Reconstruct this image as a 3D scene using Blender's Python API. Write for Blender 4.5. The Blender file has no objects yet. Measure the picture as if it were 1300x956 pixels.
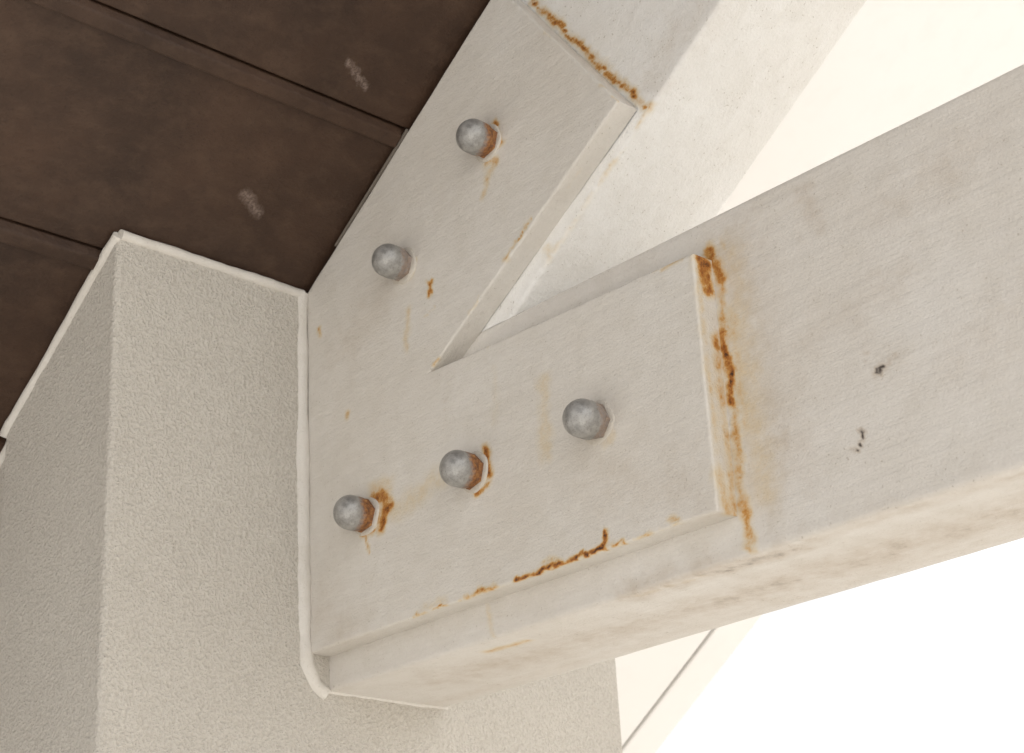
import bpy, bmesh, math, random
import numpy as np
from mathutils import Matrix, Vector, noise
random.seed(4)
scene=bpy.context.scene
scene.view_settings.view_transform='Standard'
try: scene.view_settings.look='None'
except: pass
scene.view_settings.exposure=0
COL=bpy.context.collection

# ------------------------------------------------------------ constants (metres)
SL=0.690                 # roof slope (34.6 deg)
RZ=0.390                 # rafter top height at the column face (x=0)
TP=0.024                 # gusset plate thickness, plate face is y=0
YB=0.175                 # back of beam
YC0,YC1=-0.228,0.436     # stucco column depth
GZ=-2.03                 # ground level
TH=math.atan(SL); ca,sa=math.cos(TH),math.sin(TH)

# ------------------------------------------------------------ helpers
def link(o,parent=None):
    COL.objects.link(o)
    if parent: o.parent=parent
    return o
def empty(name):
    e=bpy.data.objects.new(name,None); e.empty_display_size=.1; return link(e)
def prism_bm(poly,y0,y1):
    bm=bmesh.new()
    f=[bm.verts.new((x,y0,z)) for x,z in poly]
    b=[bm.verts.new((x,y1,z)) for x,z in poly]
    n=len(poly)
    bm.faces.new(f); bm.faces.new(b[::-1])
    for i in range(n): bm.faces.new((f[i],b[i],b[(i+1)%n],f[(i+1)%n]))
    bmesh.ops.recalc_face_normals(bm,faces=bm.faces)
    return bm
def finish(name,bm,mat,parent=None,smooth=True):
    me=bpy.data.meshes.new(name); bm.to_mesh(me); bm.free()
    me.materials.append(mat)
    if smooth:
        for p in me.polygons: p.use_smooth=True
    return link(bpy.data.objects.new(name,me),parent)
def prism(name,poly,y0,y1,mat,parent=None,bevel=0,seg=3):
    """polygon in x,z extruded along y"""
    o=finish(name,prism_bm(poly,y0,y1),mat,parent,bool(bevel))
    if bevel:
        m=o.modifiers.new('bev','BEVEL'); m.width=bevel; m.segments=seg; m.limit_method='ANGLE'; m.angle_limit=math.radians(25)
        o.modifiers.new('wn','WEIGHTED_NORMAL')
    return o
def bead(name,pts,r,mat,parent=None,jit=.0004,step=.010):
    """caulk / filler bead : a tube of wobbly radius along a polyline"""
    P=[Vector(p) for p in pts]; path=[]
    for a,b in zip(P[:-1],P[1:]):
        n=max(1,int((b-a).length/step))
        for i in range(n): path.append(a.lerp(b,i/n))
    path.append(P[-1])
    cu=bpy.data.curves.new(name,'CURVE'); cu.dimensions='3D'; cu.bevel_depth=r; cu.bevel_resolution=6; cu.use_fill_caps=True
    s=cu.splines.new('POLY'); s.points.add(len(path)-1)
    for i,p in enumerate(path):
        q=p+Vector([random.uniform(-jit,jit) for _ in range(3)])
        s.points[i].co=(*q,1); s.points[i].radius=1+.20*noise.noise(p*30+Vector((r*900,0,0)))+random.uniform(-.03,.03)
    s.use_smooth=True
    cu.materials.append(mat)
    return link(bpy.data.objects.new(name,cu),parent)

# ------------------------------------------------------------ stain masks stored on the mesh vertices
def seg_mask(V,segs,warp=.010):
    """V: n x 3, segs: (ax,ay,az,bx,by,bz,r,soft,amt) in mm"""
    if len(segs)==0: return np.zeros(len(V))
    W=np.array([noise.noise_vector(Vector(v)*55) for v in V])*warp*.8
    W+=np.array([noise.noise_vector(Vector(v)*170) for v in V])*warp*.5
    P=V+W*np.array([1,.3,1]); out=np.zeros(len(V))
    for ax,ay,az,bx,by,bz,r,soft,amt in segs:
        A=np.array([ax,ay,az])/1000; B=np.array([bx,by,bz])/1000; BA=B-A; L=max(BA@BA,1e-9)
        h=np.clip(((P-A)@BA)/L,0,1); d=np.linalg.norm(P-A-h[:,None]*BA,axis=1)
        m=np.clip(1-(d-r/1000)/(soft/1000),0,1); m=m*(.55+.45*m)*amt
        out=np.maximum(out,m)
    return out
def put_masks(o,rust,grime):
    me=o.data; n=len(me.vertices); co=np.empty(n*3); me.vertices.foreach_get('co',co); V=co.reshape(-1,3)
    for nm,sg,w in(('rust',rust,.007),('grime',grime,.016)):
        at=me.attributes.new(nm,'FLOAT','POINT'); at.data.foreach_set('value',seg_mask(V,sg,w).astype(np.float32))
def at_y(segs,y): return [(a,y,b,c,y,d,r,s,m) for a,b,c,d,r,s,m in segs]

# ------------------------------------------------------------ node helpers
class NT:
    def __init__(s,name):
        s.m=bpy.data.materials.new(name); s.m.use_nodes=True; s.t=s.m.node_tree; s.n=s.t.nodes; s.l=s.t.links
        s.bsdf=s.n['Principled BSDF']
    def node(s,typ,**k):
        n=s.n.new(typ)
        for a,b in k.items(): setattr(n,a,b)
        return n
    def put(s,sock,v):
        if isinstance(v,bpy.types.NodeSocket): s.l.new(v,sock)
        else: sock.default_value=v
    def math(s,op,a,b=None,c=None,clamp=False):
        n=s.node('ShaderNodeMath',operation=op,use_clamp=clamp)
        s.put(n.inputs[0],a)
        if b is not None: s.put(n.inputs[1],b)
        if c is not None: s.put(n.inputs[2],c)
        return n.outputs[0]
    def vmath(s,op,a,b=None,scale=None):
        n=s.node('ShaderNodeVectorMath',operation=op)
        s.put(n.inputs[0],a)
        if b is not None: s.put(n.inputs[1],b)
        if scale is not None: s.put(n.inputs[3],scale)
        return n.outputs['Value'] if op in('LENGTH','DOT_PRODUCT','DISTANCE') else n.outputs[0]
    def noise(s,vec,scale,detail=4,rough=.55,col=False,dist=0):
        n=s.node('ShaderNodeTexNoise'); s.put(n.inputs['Vector'],vec)
        n.inputs['Scale'].default_value=scale; n.inputs['Detail'].default_value=detail
        n.inputs['Roughness'].default_value=rough; n.inputs['Distortion'].default_value=dist
        return n.outputs['Color'] if col else n.outputs['Fac']
    def mapr(s,v,a,b,c=0.,d=1.,smooth=False):
        n=s.node('ShaderNodeMapRange'); n.clamp=True
        if smooth: n.interpolation_type='SMOOTHSTEP'
        s.put(n.inputs[0],v)
        for i,x in enumerate((a,b,c,d)): s.put(n.inputs[i+1],x)
        return n.outputs[0]
    def mix(s,f,a,b,blend='MIX'):
        n=s.node('ShaderNodeMix',data_type='RGBA',blend_type=blend)
        s.put(n.inputs[0],f)
        def c(v): return v if isinstance(v,bpy.types.NodeSocket) else (*v,1)
        s.put(n.inputs[6],c(a)); s.put(n.inputs[7],c(b)); return n.outputs[2]
    def ramp(s,f,stops):
        n=s.node('ShaderNodeValToRGB'); s.put(n.inputs[0],f); e=n.color_ramp.elements
        e[0].position=stops[0][0]; e[0].color=(*stops[0][1],1)
        e[1].position=stops[-1][0]; e[1].color=(*stops[-1][1],1)
        for p,c in stops[1:-1]:
            q=e.new(p); q.color=(*c,1)
        return n.outputs[0]
    def bump(s,h,strength,dist,prev=None):
        n=s.node('ShaderNodeBump'); n.inputs['Strength'].default_value=strength; n.inputs['Distance'].default_value=dist
        s.put(n.inputs['Height'],h)
        if prev is not None: s.put(n.inputs['Normal'],prev)
        return n.outputs[0]
    def obj(s): return s.node('ShaderNodeTexCoord').outputs['Object']
    def attr(s,nm): return s.node('ShaderNodeAttribute',attribute_name=nm).outputs['Fac']

def paint(name,stains=False,base=(.74,.70,.64),speck=.5,brush=(1,1,1),mott=1.0):
    t=NT(name); o=t.obj()
    big=t.noise(o,5.5,3,.6); mid=t.noise(o,34,4,.65)
    st=t.noise(t.vmath('MULTIPLY',o,brush),75,4,.65)
    K=lambda a:tuple(v*k for v,k in zip(base,a))
    c=t.mix(t.mapr(big,.35,.7,0,.75*mott),base,K((.91,.885,.85)))
    c=t.mix(t.mapr(mid,.45,.75,0,.55*mott),c,K((.86,.84,.80)))
    c=t.mix(t.mapr(st,.5,.75,0,.4*mott),c,K((1.06,1.06,1.07)))
    sp=t.noise(o,420,1,.5)
    spk=t.math('MULTIPLY',t.mapr(sp,.68,.74),t.mapr(mid,.40,.58))
    c=t.mix(t.math('MULTIPLY',spk,speck),c,(.28,.23,.17))
    fine=t.noise(o,480,3,.65)
    c=t.mix(t.mapr(fine,.35,.65,.16,0),c,K((.74,.72,.69)))
    if stains:
        br=t.noise(o,95,4,.7)
        g=t.math('MULTIPLY',t.attr('grime'),t.mapr(t.math('ADD',mid,br),.75,1.25,.35,1.1))
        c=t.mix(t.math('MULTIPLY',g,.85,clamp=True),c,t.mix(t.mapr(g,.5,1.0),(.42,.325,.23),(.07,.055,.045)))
        r=t.math('MULTIPLY',t.attr('rust'),t.mapr(br,.28,.64,.50,1.12))
        r=t.math('MULTIPLY',r,t.mapr(fine,.3,.6,.85,1.08))
        col=t.ramp(r,[(0,(.64,.55,.38)),(.25,(.62,.46,.22)),(.50,(.54,.29,.08)),(.74,(.35,.125,.022)),(.98,(.06,.024,.012))])
        c=t.mix(t.mapr(r,.02,.55,0,1),c,col)
    t.put(t.bsdf.inputs['Base Color'],c)
    t.put(t.bsdf.inputs['Roughness'],t.mapr(mid,.3,.7,.45,.65))
    t.bsdf.inputs['Specular IOR Level'].default_value=.4
    h=t.math('ADD',t.math('MULTIPLY',st,.0024),t.math('MULTIPLY',fine,.0010))
    h=t.math('ADD',h,t.math('MULTIPLY',mid,.0018))
    t.put(t.bsdf.inputs['Normal'],t.bump(h,.7,1.0))
    return t.m

NUTS=[(.287,.4354,'r',.75),(.157,.3552,'c',.3),(.401,.1110,'c',.12),(.245,.1130,'r',.85),(.091,.1140,'r',.95)]
plate_rust=[
 (298,452,304,430,1,8,.80),(300,448,306,438,0,6,.9),(273,379,292,412,1,7,.38),(284,416,296,412,2,6,.50),
 (170,345,173,352,3,6,.40),(164,304,158,268,1,8,.30),
 (262,128,264,108,2,8,.9),(246,93,258,96,2,7,.75),
 (104,128,119,123,3,12,.80),(123,116,112,96,2,10,.85),(88,97,94,78,0,5,.75),(86,101,100,98,1,7,.85),(110,108,126,113,2,14,.5),
 (132,107,205,122,3,18,.24),(100,140,125,135,2,14,.3),
 (418,96,408,90,2,5,.2),
 (20,337,22,331,1,6,.70),(63,227,68,229,0,6,.72),(198,322,195,311,1,5,.75),(190,326,196,318,0,4,.4),(188,290,200,296,0,3,.3),
 (341,172,337,100,3,10,.24),(280,200,276,150,0,9,.12),
 (336,332,300,303,0,4,.60),(262,280,248,270,0,3,.3),(330,326,322,320,0,4,.85),
 (204,238,196,234,1,4,.65),
 (155,0,300,-1,0,3.5,.74),(170,6,200,6,0,7,.28),(286,0,345,2,1,4.5,.98),(345,1,395,3,1,4,.97),(325,8,345,7,0,6,.45),
 (397,2,400,13,1,6,.97),(408,4,418,2,0,5,.85),(430,0,478,-1,0,4,.6),(472,6,482,1,0,6,.65),(225,1,262,1,0,5.5,.78),
 (381,235,484,227,0,4,.40),(490,224,508,222,0,6,.5),(270,230,300,230,0,4,.2)]
plate_rust=at_y(plate_rust,0)+[(523,10,224,524,16,196,5,10,.75),(524,20,218,524,20,200,2,5,.9),(523,4,196,523,8,0,1,7,.36),(524,20,150,524,20,90,2,10,.65),(524,20,95,524,20,0,2,9,.5),(522,6,30,522,12,0,3,9,.42),
 (338,-1,574,460,0,399,0,3,.5),(450,4,397,380,10,352,0,3,.2)]
beam_rust=at_y([(524,232,528,205,3,9,.72),(536,236,537,228,1,6,.35),(527,205,527,160,1,6,.50),(527,158,525,95,2,8,.88),(528,140,526,115,1,6,1.0),(527,95,527,0,1,8,.56),
 (536,170,540,70,1,16,.34),(545,225,550,10,2,26,.20),(528,10,530,-25,2,8,.52)],24)+[
 (231,24,-4,232,24,-30,0,7,.26),(195,50,-34,245,56,-34,1,9,.48),(400,33,-34,470,36,-34,0,6,.28)]
beam_grime=at_y([(545,225,560,20,8,45,.42),(620,245,625,215,4,12,.35),(610,120,700,135,2,22,.22),
 (670,75,671,76,2.8,4,1.7),(663,82,676,70,.2,3,.9),(680,78,655,80,.2,3,.7),(668,66,673,86,.1,2.5,.5),(639.5,23.5,640,24,2.4,3.5,1.7),(634,26,650,20,.2,3,.8),
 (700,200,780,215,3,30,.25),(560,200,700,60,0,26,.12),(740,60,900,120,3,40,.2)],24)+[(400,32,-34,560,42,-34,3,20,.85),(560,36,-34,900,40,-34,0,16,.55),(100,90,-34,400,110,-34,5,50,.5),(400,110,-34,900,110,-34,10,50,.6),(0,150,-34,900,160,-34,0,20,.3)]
raft_rust=at_y([(340,578,465,398,1,4,.95),(336,584,462,402,2,8,.50),(472,398,470,372,2,7,.45),(340,303,413,353,0,6,.32),(413,353,470,392,0,6,.48),(330,300,335,310,1,8,.3)],24)
raft_grime=at_y([(470,420,600,500,6,30,.25)],24)
M_plate=paint('white_paint_plate',True,base=(.69,.658,.608),brush=(.30,1,1))
M_beam=paint('white_paint_beam',True,base=(.70,.668,.622),brush=(.12,1,1))
M_raft=paint('white_paint_rafter',True,base=(.83,.82,.795),brush=(.5,1,.5))
M_white=paint('white_caulk',base=(.70,.67,.62),speck=.3)
M_pack=paint('grey_packing',base=(.19,.165,.14),speck=.6)

def ceiling_mat():
    t=NT('cream_ceiling_paint'); o=t.obj()
    c=t.mix(t.mapr(t.noise(o,3,3),.35,.7),(.86,.85,.83),(.84,.82,.79))
    c=t.mix(t.mapr(t.noise(o,30,3),.5,.8,0,.3),c,(.79,.765,.73))
    t.put(t.bsdf.inputs['Base Color'],c); t.bsdf.inputs['Roughness'].default_value=.6
    return t.m
M_ceil=ceiling_mat()

def stucco_mat():
    t=NT('stucco'); o=t.obj()
    v=t.node('ShaderNodeTexVoronoi',feature='F1')
    wv=t.vmath('ADD',o,t.vmath('SCALE',t.vmath('SUBTRACT',t.noise(o,190,2,.6,col=True),(.5,.5,.5)),scale=.008))
    t.put(v.inputs['Vector'],wv); v.inputs['Scale'].default_value=260
    h=t.math('MULTIPLY',t.mapr(v.outputs['Distance'],0,.8,1,0),.7)
    n1=t.noise(o,320,3,.62); n3=t.noise(o,75,2,.6)
    h=t.math('ADD',h,t.mapr(n1,.3,.7,0,1.0)); h=t.math('ADD',h,t.math('MULTIPLY',n3,.6))
    c=t.mix(t.mapr(t.noise(o,4,3),.3,.7),(.645,.605,.54),(.58,.54,.48))
    c=t.mix(t.mapr(h,.65,1.25,.30,0),c,(.38,.34,.285))
    c=t.mix(t.mapr(t.noise(o,560,1),.70,.76,0,.5),c,(.20,.17,.14))
    t.put(t.bsdf.inputs['Base Color'],c); t.bsdf.inputs['Roughness'].default_value=.9
    t.bsdf.inputs['Specular IOR Level'].default_value=.15
    t.put(t.bsdf.inputs['Normal'],t.bump(h,.85,.0019)); return t.m
M_stucco=stucco_mat()

def deck_mat():
    t=NT('brown_soffit_board'); o=t.obj()
    st=t.vmath('MULTIPLY',o,(1,.6,1))
    a=t.noise(o,7,4,.65); b=t.noise(st,48,5,.7); s=t.noise(o,330,3,.6)
    c=t.mix(t.mapr(a,.3,.7),(.032,.0165,.0095),(.068,.036,.021))
    c=t.mix(t.mapr(b,.45,.75,0,.6),c,(.092,.054,.034))
    c=t.mix(t.mapr(s,.58,.70,0,.5),c,(.026,.014,.009))
    P=t.vmath('MULTIPLY',t.vmath('ADD',o,t.vmath('SCALE',t.vmath('SUBTRACT',t.noise(o,110,4,.75,col=True),(.5,.5,.5)),scale=.014)),(1,1,0))
    brk=t.mapr(t.noise(o,300,3,.7),.4,.6,.3,1)
    for (x,y,dx,dy,r) in ((.200,-.100,-.014,.034,.0022),(.062,-.124,-.012,.026,.0034)):
        d=t.vmath('SUBTRACT',P,(x,y,0)); L=dx*dx+dy*dy
        hh=t.math('MULTIPLY',t.vmath('DOT_PRODUCT',d,(dx,dy,0)),1/L,clamp=True)
        dd=t.vmath('LENGTH',t.vmath('SUBTRACT',d,t.vmath('SCALE',(dx,dy,0),scale=hh)))
        c=t.mix(t.math('MULTIPLY',t.math('MULTIPLY',t.mapr(dd,0,r*2.2,1,0),.55),brk),c,(.36,.28,.24))
    t.put(t.bsdf.inputs['Base Color'],c); t.bsdf.inputs['Roughness'].default_value=.55
    t.bsdf.inputs['Specular IOR Level'].default_value=.35
    h=t.math('ADD',t.math('MULTIPLY',b,.0026),t.math('MULTIPLY',s,.0010))
    t.put(t.bsdf.inputs['Normal'],t.bump(h,.7,1.0)); return t.m
M_deck=deck_mat()

def metal(name,rust):
    t=NT(name); o=t.obj()
    a=t.noise(o,110,4,.65); b=t.noise(o,520,3,.6)
    c=t.mix(t.mapr(a,.35,.65),(.25,.242,.23),(.46,.45,.43))
    c=t.mix(t.mapr(b,.55,.7,0,.5),c,(.15,.137,.12))
    sep=t.node('ShaderNodeSeparateXYZ'); t.put(sep.inputs[0],o)
    lim=t.math('ADD',sep.outputs[1],t.math('MULTIPLY',t.math('SUBTRACT',t.noise(o,90,4,.6),.5),.022))
    lim=t.math('ADD',lim,t.math('MULTIPLY',sep.outputs[0],.35))
    r=t.mapr(lim,-.015+.008*(1-rust),-.007,0,rust)
    rc=t.ramp(t.noise(o,260,4,.7),[(.3,(.07,.028,.012)),(.5,(.26,.10,.025)),(.7,(.48,.24,.07))])
    c=t.mix(r,c,rc)
    t.put(t.bsdf.inputs['Base Color'],c)
    t.put(t.bsdf.inputs['Metallic'],t.math('MULTIPLY',t.math('SUBTRACT',1.0,r),.45))
    t.put(t.bsdf.inputs['Roughness'],t.math('ADD',t.mapr(a,.3,.7,.32,.55),t.math('MULTIPLY',r,.35)))
    h=t.math('ADD',t.math('MULTIPLY',a,.0010),t.math('MULTIPLY',b,.0004))
    t.put(t.bsdf.inputs['Normal'],t.bump(h,.6,1.0)); return t.m
M_nr=metal('galvanised_nut_rusty',.95); M_nc=metal('galvanised_nut_clean',.35)

# ------------------------------------------------------------ gusset plate (bevelled, then cut to a fine grid for the stain masks)
top=lambda x:RZ+SL*x-.005
gx,gz=.3136,top(.3136)
plate=[(0,0),(.5204,0),(.5222,.2225),(.1899,.2305),(.4568,.4001),(gx,gz),(0,top(0))]
bm=prism_bm(plate,0,TP+.0005)
bmesh.ops.bevel(bm,geom=[e for e in bm.edges if all(v.co.y<.001 for v in e.verts)]+[v for v in bm.verts if v.co.y<.001],offset=.0024,segments=3,profile=.6,affect='EDGES')
back=[f for f in bm.faces if all(v.co.y>TP for v in f.verts)]
bmesh.ops.delete(bm,geom=back,context='FACES')
g=.0026
for ax,n in((0,int(.53/g)),(2,int(.62/g))):
    for i in range(n+1):
        co=[0,0,0]; no=[0,0,0]; co[ax]=i*g+.0011; no[ax]=1
        bmesh.ops.bisect_plane(bm,geom=bm.verts[:]+bm.edges[:]+bm.faces[:],plane_co=co,plane_no=no,dist=1e-6)
for y in(.006,.010,.014,.018,.021):
    bmesh.ops.bisect_plane(bm,geom=bm.verts[:]+bm.edges[:]+bm.faces[:],plane_co=(0,y,0),plane_no=(0,1,0),dist=1e-6)
for v in bm.verts:      # hand-painted plate is never perfectly flat or straight
    v.co+=Vector((noise.noise(v.co*30)*.0007,noise.noise(v.co*14+Vector((5,0,0)))*.0006,noise.noise(v.co*30+Vector((0,9,0)))*.0007))
o=finish('gusset_plate',bm,M_plate); put_masks(o,plate_rust,at_y([(400,60,500,20,6,60,.25),(20,40,60,10,6,40,.25),(60,300,120,330,5,50,.25),(210,195,200,180,0,1.5,.6),(200,180,204,160,0,1.5,.5)],0))

# ------------------------------------------------------------ beam and rafter (rounded section swept along its length)
def timber(name,th,n0,n1,y0,y1,s0,s1,sfine,mat,r=.004,step=.003,clipz=None):
    prof=[]
    def line(a,b,st):
        L=math.dist(a,b); n=max(1,int(L/st)); return [(a[0]+(b[0]-a[0])*i/n,a[1]+(b[1]-a[1])*i/n) for i in range(n)]
    def arc(cy,cn,a0): return [(cy+r*math.cos(math.radians(a0+22.5*i)),cn+r*math.sin(math.radians(a0+22.5*i))) for i in range(4)]
    prof+=line((y0,n1-r),(y0,n0+r),step); prof+=arc(y0+r,n0+r,180)
    prof+=line((y0+r,n0),(y1-r,n0),step*1.5); prof+=arc(y1-r,n0+r,270)
    prof+=line((y1,n0+r),(y1,n1-r),.05); prof+=arc(y1-r,n1-r,0)
    prof+=line((y1-r,n1),(y0+r,n1),.05); prof+=arc(y0+r,n1-r,90)
    S=[];s=s0
    while s<s1: S.append(s); s+=step if s<sfine else .05
    S.append(s1)
    bm=bmesh.new(); rings=[]
    c,si=math.cos(th),math.sin(th)
    for s in S:
        ring=[]
        for y,n in prof:
            w=.0009*noise.noise(Vector((s*9,y*8,n*9)))+.0004*noise.noise(Vector((s*40,y*30,n*30)))
            ring.append(bm.verts.new((s*c-(n+w)*si,y+w,s*si+(n+w)*c)))
        rings.append(ring)
    m=len(prof)
    for A,B in zip(rings[:-1],rings[1:]):
        for i in range(m): bm.faces.new((A[i],A[(i+1)%m],B[(i+1)%m],B[i]))
    bm.faces.new(rings[0]); bm.faces.new(rings[-1])
    bmesh.ops.recalc_face_normals(bm,faces=bm.faces)
    if clipz is not None:
        bmesh.ops.bisect_plane(bm,geom=bm.verts[:]+bm.edges[:]+bm.faces[:],plane_co=(0,0,clipz),plane_no=(0,0,1),clear_inner=True)
    return finish(name,bm,mat)
bt,bb=.262,-.034
o=timber('horizontal_beam',0,bb,bt,TP,YB,-.06,3.6,.95,M_beam); put_masks(o,beam_rust,beam_grime)
o=timber('diagonal_rafter',TH,.0687*ca,(RZ-.002)*ca,TP+.001,YB-.001,.0,4.2,.95,M_raft,clipz=bt-.001); put_masks(o,raft_rust,raft_grime)
prism('packing_strip',[(.05,top(.05)+.001),(.170,top(.170)+.0005),(.170,top(.170)+.004),(.05,top(.05)+.003)],-.0015,.002,M_pack,bevel=.0005)

# ------------------------------------------------------------ acorn nuts
M_coll=paint('white_paint_collar',base=(.62,.58,.515),speck=.8)
def acorn(x,z,kind,k):
    bm=bmesh.new()
    def lathe(prof,seg,mat,wob=0,ang0=0):
        rings=[]
        for r,y in prof:
            ring=[]
            for i in range(seg):
                a=ang0+2*math.pi*i/seg
                rr=r*(1+wob*noise.noise(Vector((math.cos(a)*1.3+x*50,math.sin(a)*1.3,y*60))))
                ring.append(bm.verts.new((rr*math.cos(a),-y,rr*math.sin(a))))
            rings.append(ring)
        for A,B in zip(rings[:-1],rings[1:]):
            for i in range(seg):
                f=bm.faces.new((A[i],A[(i+1)%seg],B[(i+1)%seg],B[i])); f.material_index=mat; f.smooth=seg>8
        f=bm.faces.new(rings[-1]); f.material_index=mat; f.smooth=seg>8
    lathe([(.0196,-.001),(.0192,.0006),(.0182,.0012),(.0150,.0014)],40,1,.10)
    c=.0163
    lathe([(c*.97,.0008),(c,.0018),(c,.0058),(c*.95,.0068),(.0145,.0072)],6,0,0,random.uniform(0,1))
    R=.0166; y0=.0208
    prof=[(.0148,.0062),(.0156,.0068),(.0163,.0085),(.0166,.011),(.0166,.0190)]
    for i in range(0,11):
        a=math.pi/2*i/11; prof.append((R*math.cos(a),y0+R*.92*math.sin(a)-.001))
    prof.append((.0012,y0+R*.92-.001))
    lathe(prof,44,0,.016)
    bmesh.ops.recalc_face_normals(bm,faces=bm.faces)
    me=bpy.data.meshes.new('acorn_nut'); bm.to_mesh(me); bm.free()
    me.materials.append(M_nr if kind=='r' else M_nc); me.materials.append(M_coll)
    o=bpy.data.objects.new('acorn_nut',me); link(o)
    o.location=(x,0,z); o.rotation_euler=(random.uniform(-.05,.05),0,random.uniform(-.06,.06))
for n in NUTS: acorn(*n)

# ------------------------------------------------------------ stucco column
colm=empty('stucco_column')
cz=lambda x:RZ+SL*x-.001
prism('column_body',[(-.205,GZ-.05),(0,GZ-.05),(0,cz(0)),(-.205,cz(-.205))],YC0,YC1,M_stucco,colm,bevel=.006)
prism('column_wing',[(-.62,GZ-.05),(-.204,GZ-.05),(-.204,cz(-.204)),(-.62,cz(-.62))],YC0+.012,YC1-.01,M_stucco,colm,bevel=.006)
bead('caulk_side_top',[(-.0025,YC0+.003,.385),(-.0025,-.11,.3845),(-.003,-.004,.383)],.0060,M_white,colm)
bead('caulk_front_top',[(-.002,YC0+.0022,.385),(-.105,YC0+.0022,.385-.105*SL),(-.205,YC0+.0022,.385-.205*SL),(-.206,YC0+.014,.384-.206*SL),(-.62,YC0+.014,.385-.62*SL)],.0064,M_white,colm)
bead('caulk_plate_joint',[(-.0058,-.005,.384),(-.0058,-.006,.2),(-.0058,-.005,.02),(-.0058,-.003,-.010),(-.0058,.008,-.030),(-.0058,.020,-.037)],.0095,M_white,colm,jit=.0002,step=.006)
bead('caulk_beam_joint',[(-.0018,.02,-.034),(-.0018,.10,-.034),(-.0018,YB,-.034),(.0,YB+.001,.25)],.0028,M_white,colm)

# ------------------------------------------------------------ roof: brown boards in front, cream boards behind
roof=empty('sloping_roof')
XR=3.4
def slab(name,x0,x1,y0,y1,off,th,mat,bev=.0):
    return prism(name,[(x0,RZ+SL*x0+off),(x1,RZ+SL*x1+off),(x1,RZ+SL*x1+off+th),(x0,RZ+SL*x0+off+th)],y0,y1,mat,roof,bevel=bev)
pitch=.1905
x=.163-pitch*7
while x<XR-.1:
    slab('soffit_board',x+.003,x+pitch-.001,-1.25,.16,.003+random.uniform(0,.0015),.02,M_deck,.0025)
    slab('soffit_batten',x-.011,x+.001,-1.25,-.0015,-.005,.012,M_deck,.0025)
    x+=pitch
slab('roof_covering',-1.2,XR,-1.27,1.02,.03,.05,M_deck)
x=-1.15
while x<XR-.1:
    slab('ceiling_board',x+.0008,x+.62-.0008,.165,.925,.003,.02,M_ceil,.001); x+=.62
slab('barge_strip',-1.2,XR,.931,1.0,.001,.028,M_ceil,.003)
slab('barge_gap',-1.2,XR,.92,.935,.012,.015,M_deck)

# ------------------------------------------------------------ ground
def ground_mat():
    t=NT('pale_concrete'); o=t.obj()
    c=t.mix(t.mapr(t.noise(o,.7,3),.3,.7),(.59,.57,.53),(.52,.50,.46))
    b=t.node('ShaderNodeTexBrick'); t.put(b.inputs['Vector'],o); b.offset=0
    b.inputs['Scale'].default_value=.5; b.inputs['Mortar Size'].default_value=.004; b.inputs['Brick Width'].default_value=1; b.inputs['Row Height'].default_value=1
    c=t.mix(b.outputs['Fac'],c,(.25,.23,.2))
    t.put(t.bsdf.inputs['Base Color'],c); t.bsdf.inputs['Roughness'].default_value=.85
    return t.m
bm=bmesh.new(); s=600
bm.faces.new([bm.verts.new(v) for v in ((-s,-s,GZ),(s,-s,GZ),(s,s,GZ),(-s,s,GZ))])
finish('ground',bm,ground_mat(),smooth=False)

# ------------------------------------------------------------ sky + sun
EL,AZ=math.radians(58),math.radians(66)     # azimuth clockwise from +Y
dirv=Vector((math.sin(AZ)*math.cos(EL),math.cos(AZ)*math.cos(EL),math.sin(EL)))
w=bpy.data.worlds.new('World'); scene.world=w; w.use_nodes=True
nt=w.node_tree; bg=nt.nodes['Background']
sky=nt.nodes.new('ShaderNodeTexSky'); sky.sky_type='NISHITA'; sky.sun_disc=False
sky.sun_elevation=EL; sky.sun_rotation=AZ; sky.dust_density=4; sky.air_density=1.0; sky.ozone_density=.6
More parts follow.
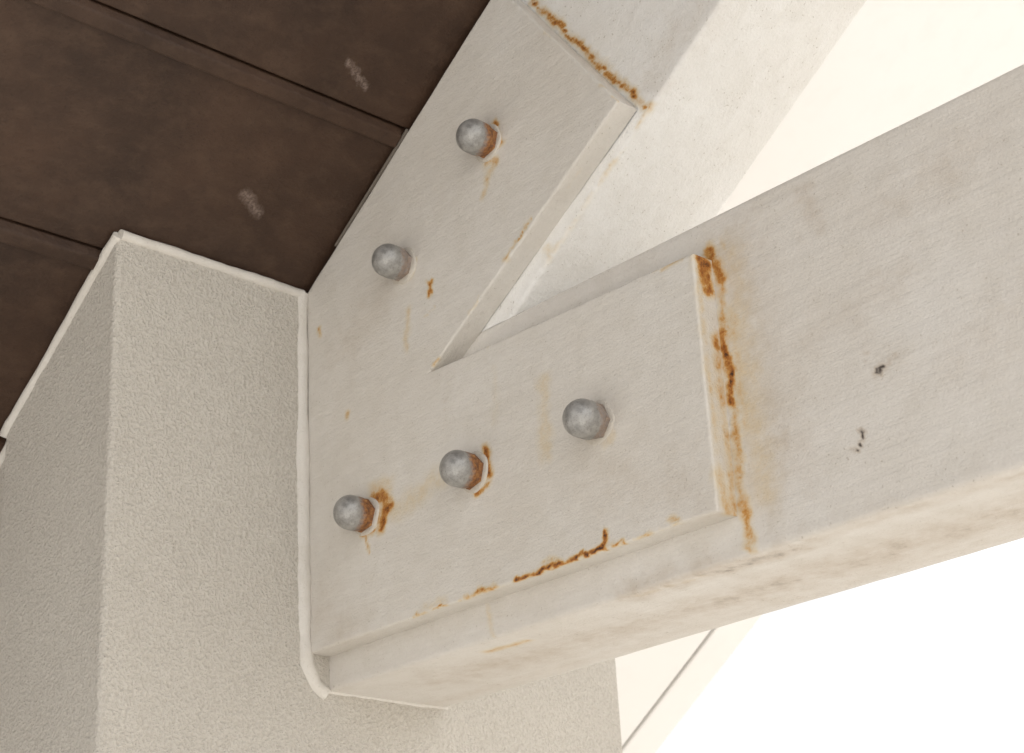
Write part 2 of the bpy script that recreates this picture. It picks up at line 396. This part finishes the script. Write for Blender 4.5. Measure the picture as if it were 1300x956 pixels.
# bright white summer haze low in the sky, brighter towards the sun
tc=nt.nodes.new('ShaderNodeTexCoord'); sx=nt.nodes.new('ShaderNodeSeparateXYZ'); nt.links.new(tc.outputs['Generated'],sx.inputs[0])
mr=nt.nodes.new('ShaderNodeMapRange'); mr.inputs[1].default_value=.25; mr.inputs[2].default_value=.75; mr.inputs[3].default_value=.95; mr.inputs[4].default_value=.25
nt.links.new(sx.outputs[2],mr.inputs[0])
dt=nt.nodes.new('ShaderNodeVectorMath'); dt.operation='DOT_PRODUCT'; nt.links.new(tc.outputs['Generated'],dt.inputs[0]); dt.inputs[1].default_value=dirv
gl=nt.nodes.new('ShaderNodeMapRange'); gl.inputs[1].default_value=.1; gl.inputs[2].default_value=.95; gl.inputs[3].default_value=1.0; gl.inputs[4].default_value=2.4
nt.links.new(dt.outputs['Value'],gl.inputs[0])
hz=nt.nodes.new('ShaderNodeVectorMath'); hz.operation='SCALE'; hz.inputs[0].default_value=(7.1,7.05,6.98); nt.links.new(gl.outputs[0],hz.inputs[3])
mx=nt.nodes.new('ShaderNodeMix'); mx.data_type='RGBA'; nt.links.new(mr.outputs[0],mx.inputs[0]); nt.links.new(sky.outputs[0],mx.inputs[6]); nt.links.new(hz.outputs[0],mx.inputs[7])
nt.links.new(mx.outputs[2],bg.inputs[0]); bg.inputs[1].default_value=.15
sd=bpy.data.lights.new('sun','SUN'); sd.energy=4.1; sd.angle=math.radians(.6); sd.color=(1,.965,.90)
so=bpy.data.objects.new('sun',sd); link(so)
so.rotation_euler=dirv.to_track_quat('Z','Y').to_euler()

# ------------------------------------------------------------ camera
cd=bpy.data.cameras.new('camera'); co=bpy.data.objects.new('camera',cd); link(co)
co.matrix_world=Matrix(((.68196,.32837,.65353,1.3517),(.72942,-.23978,-.64067,-1.027),(-.05367,.91361,-.40303,-.4251),(0,0,0,1)))
cd.sensor_width=36; cd.lens=62.33; cd.shift_y=-.03423; cd.clip_start=.05; cd.clip_end=2000
cd.dof.use_dof=True; cd.dof.focus_distance=1.55; cd.dof.aperture_fstop=13
scene.camera=co
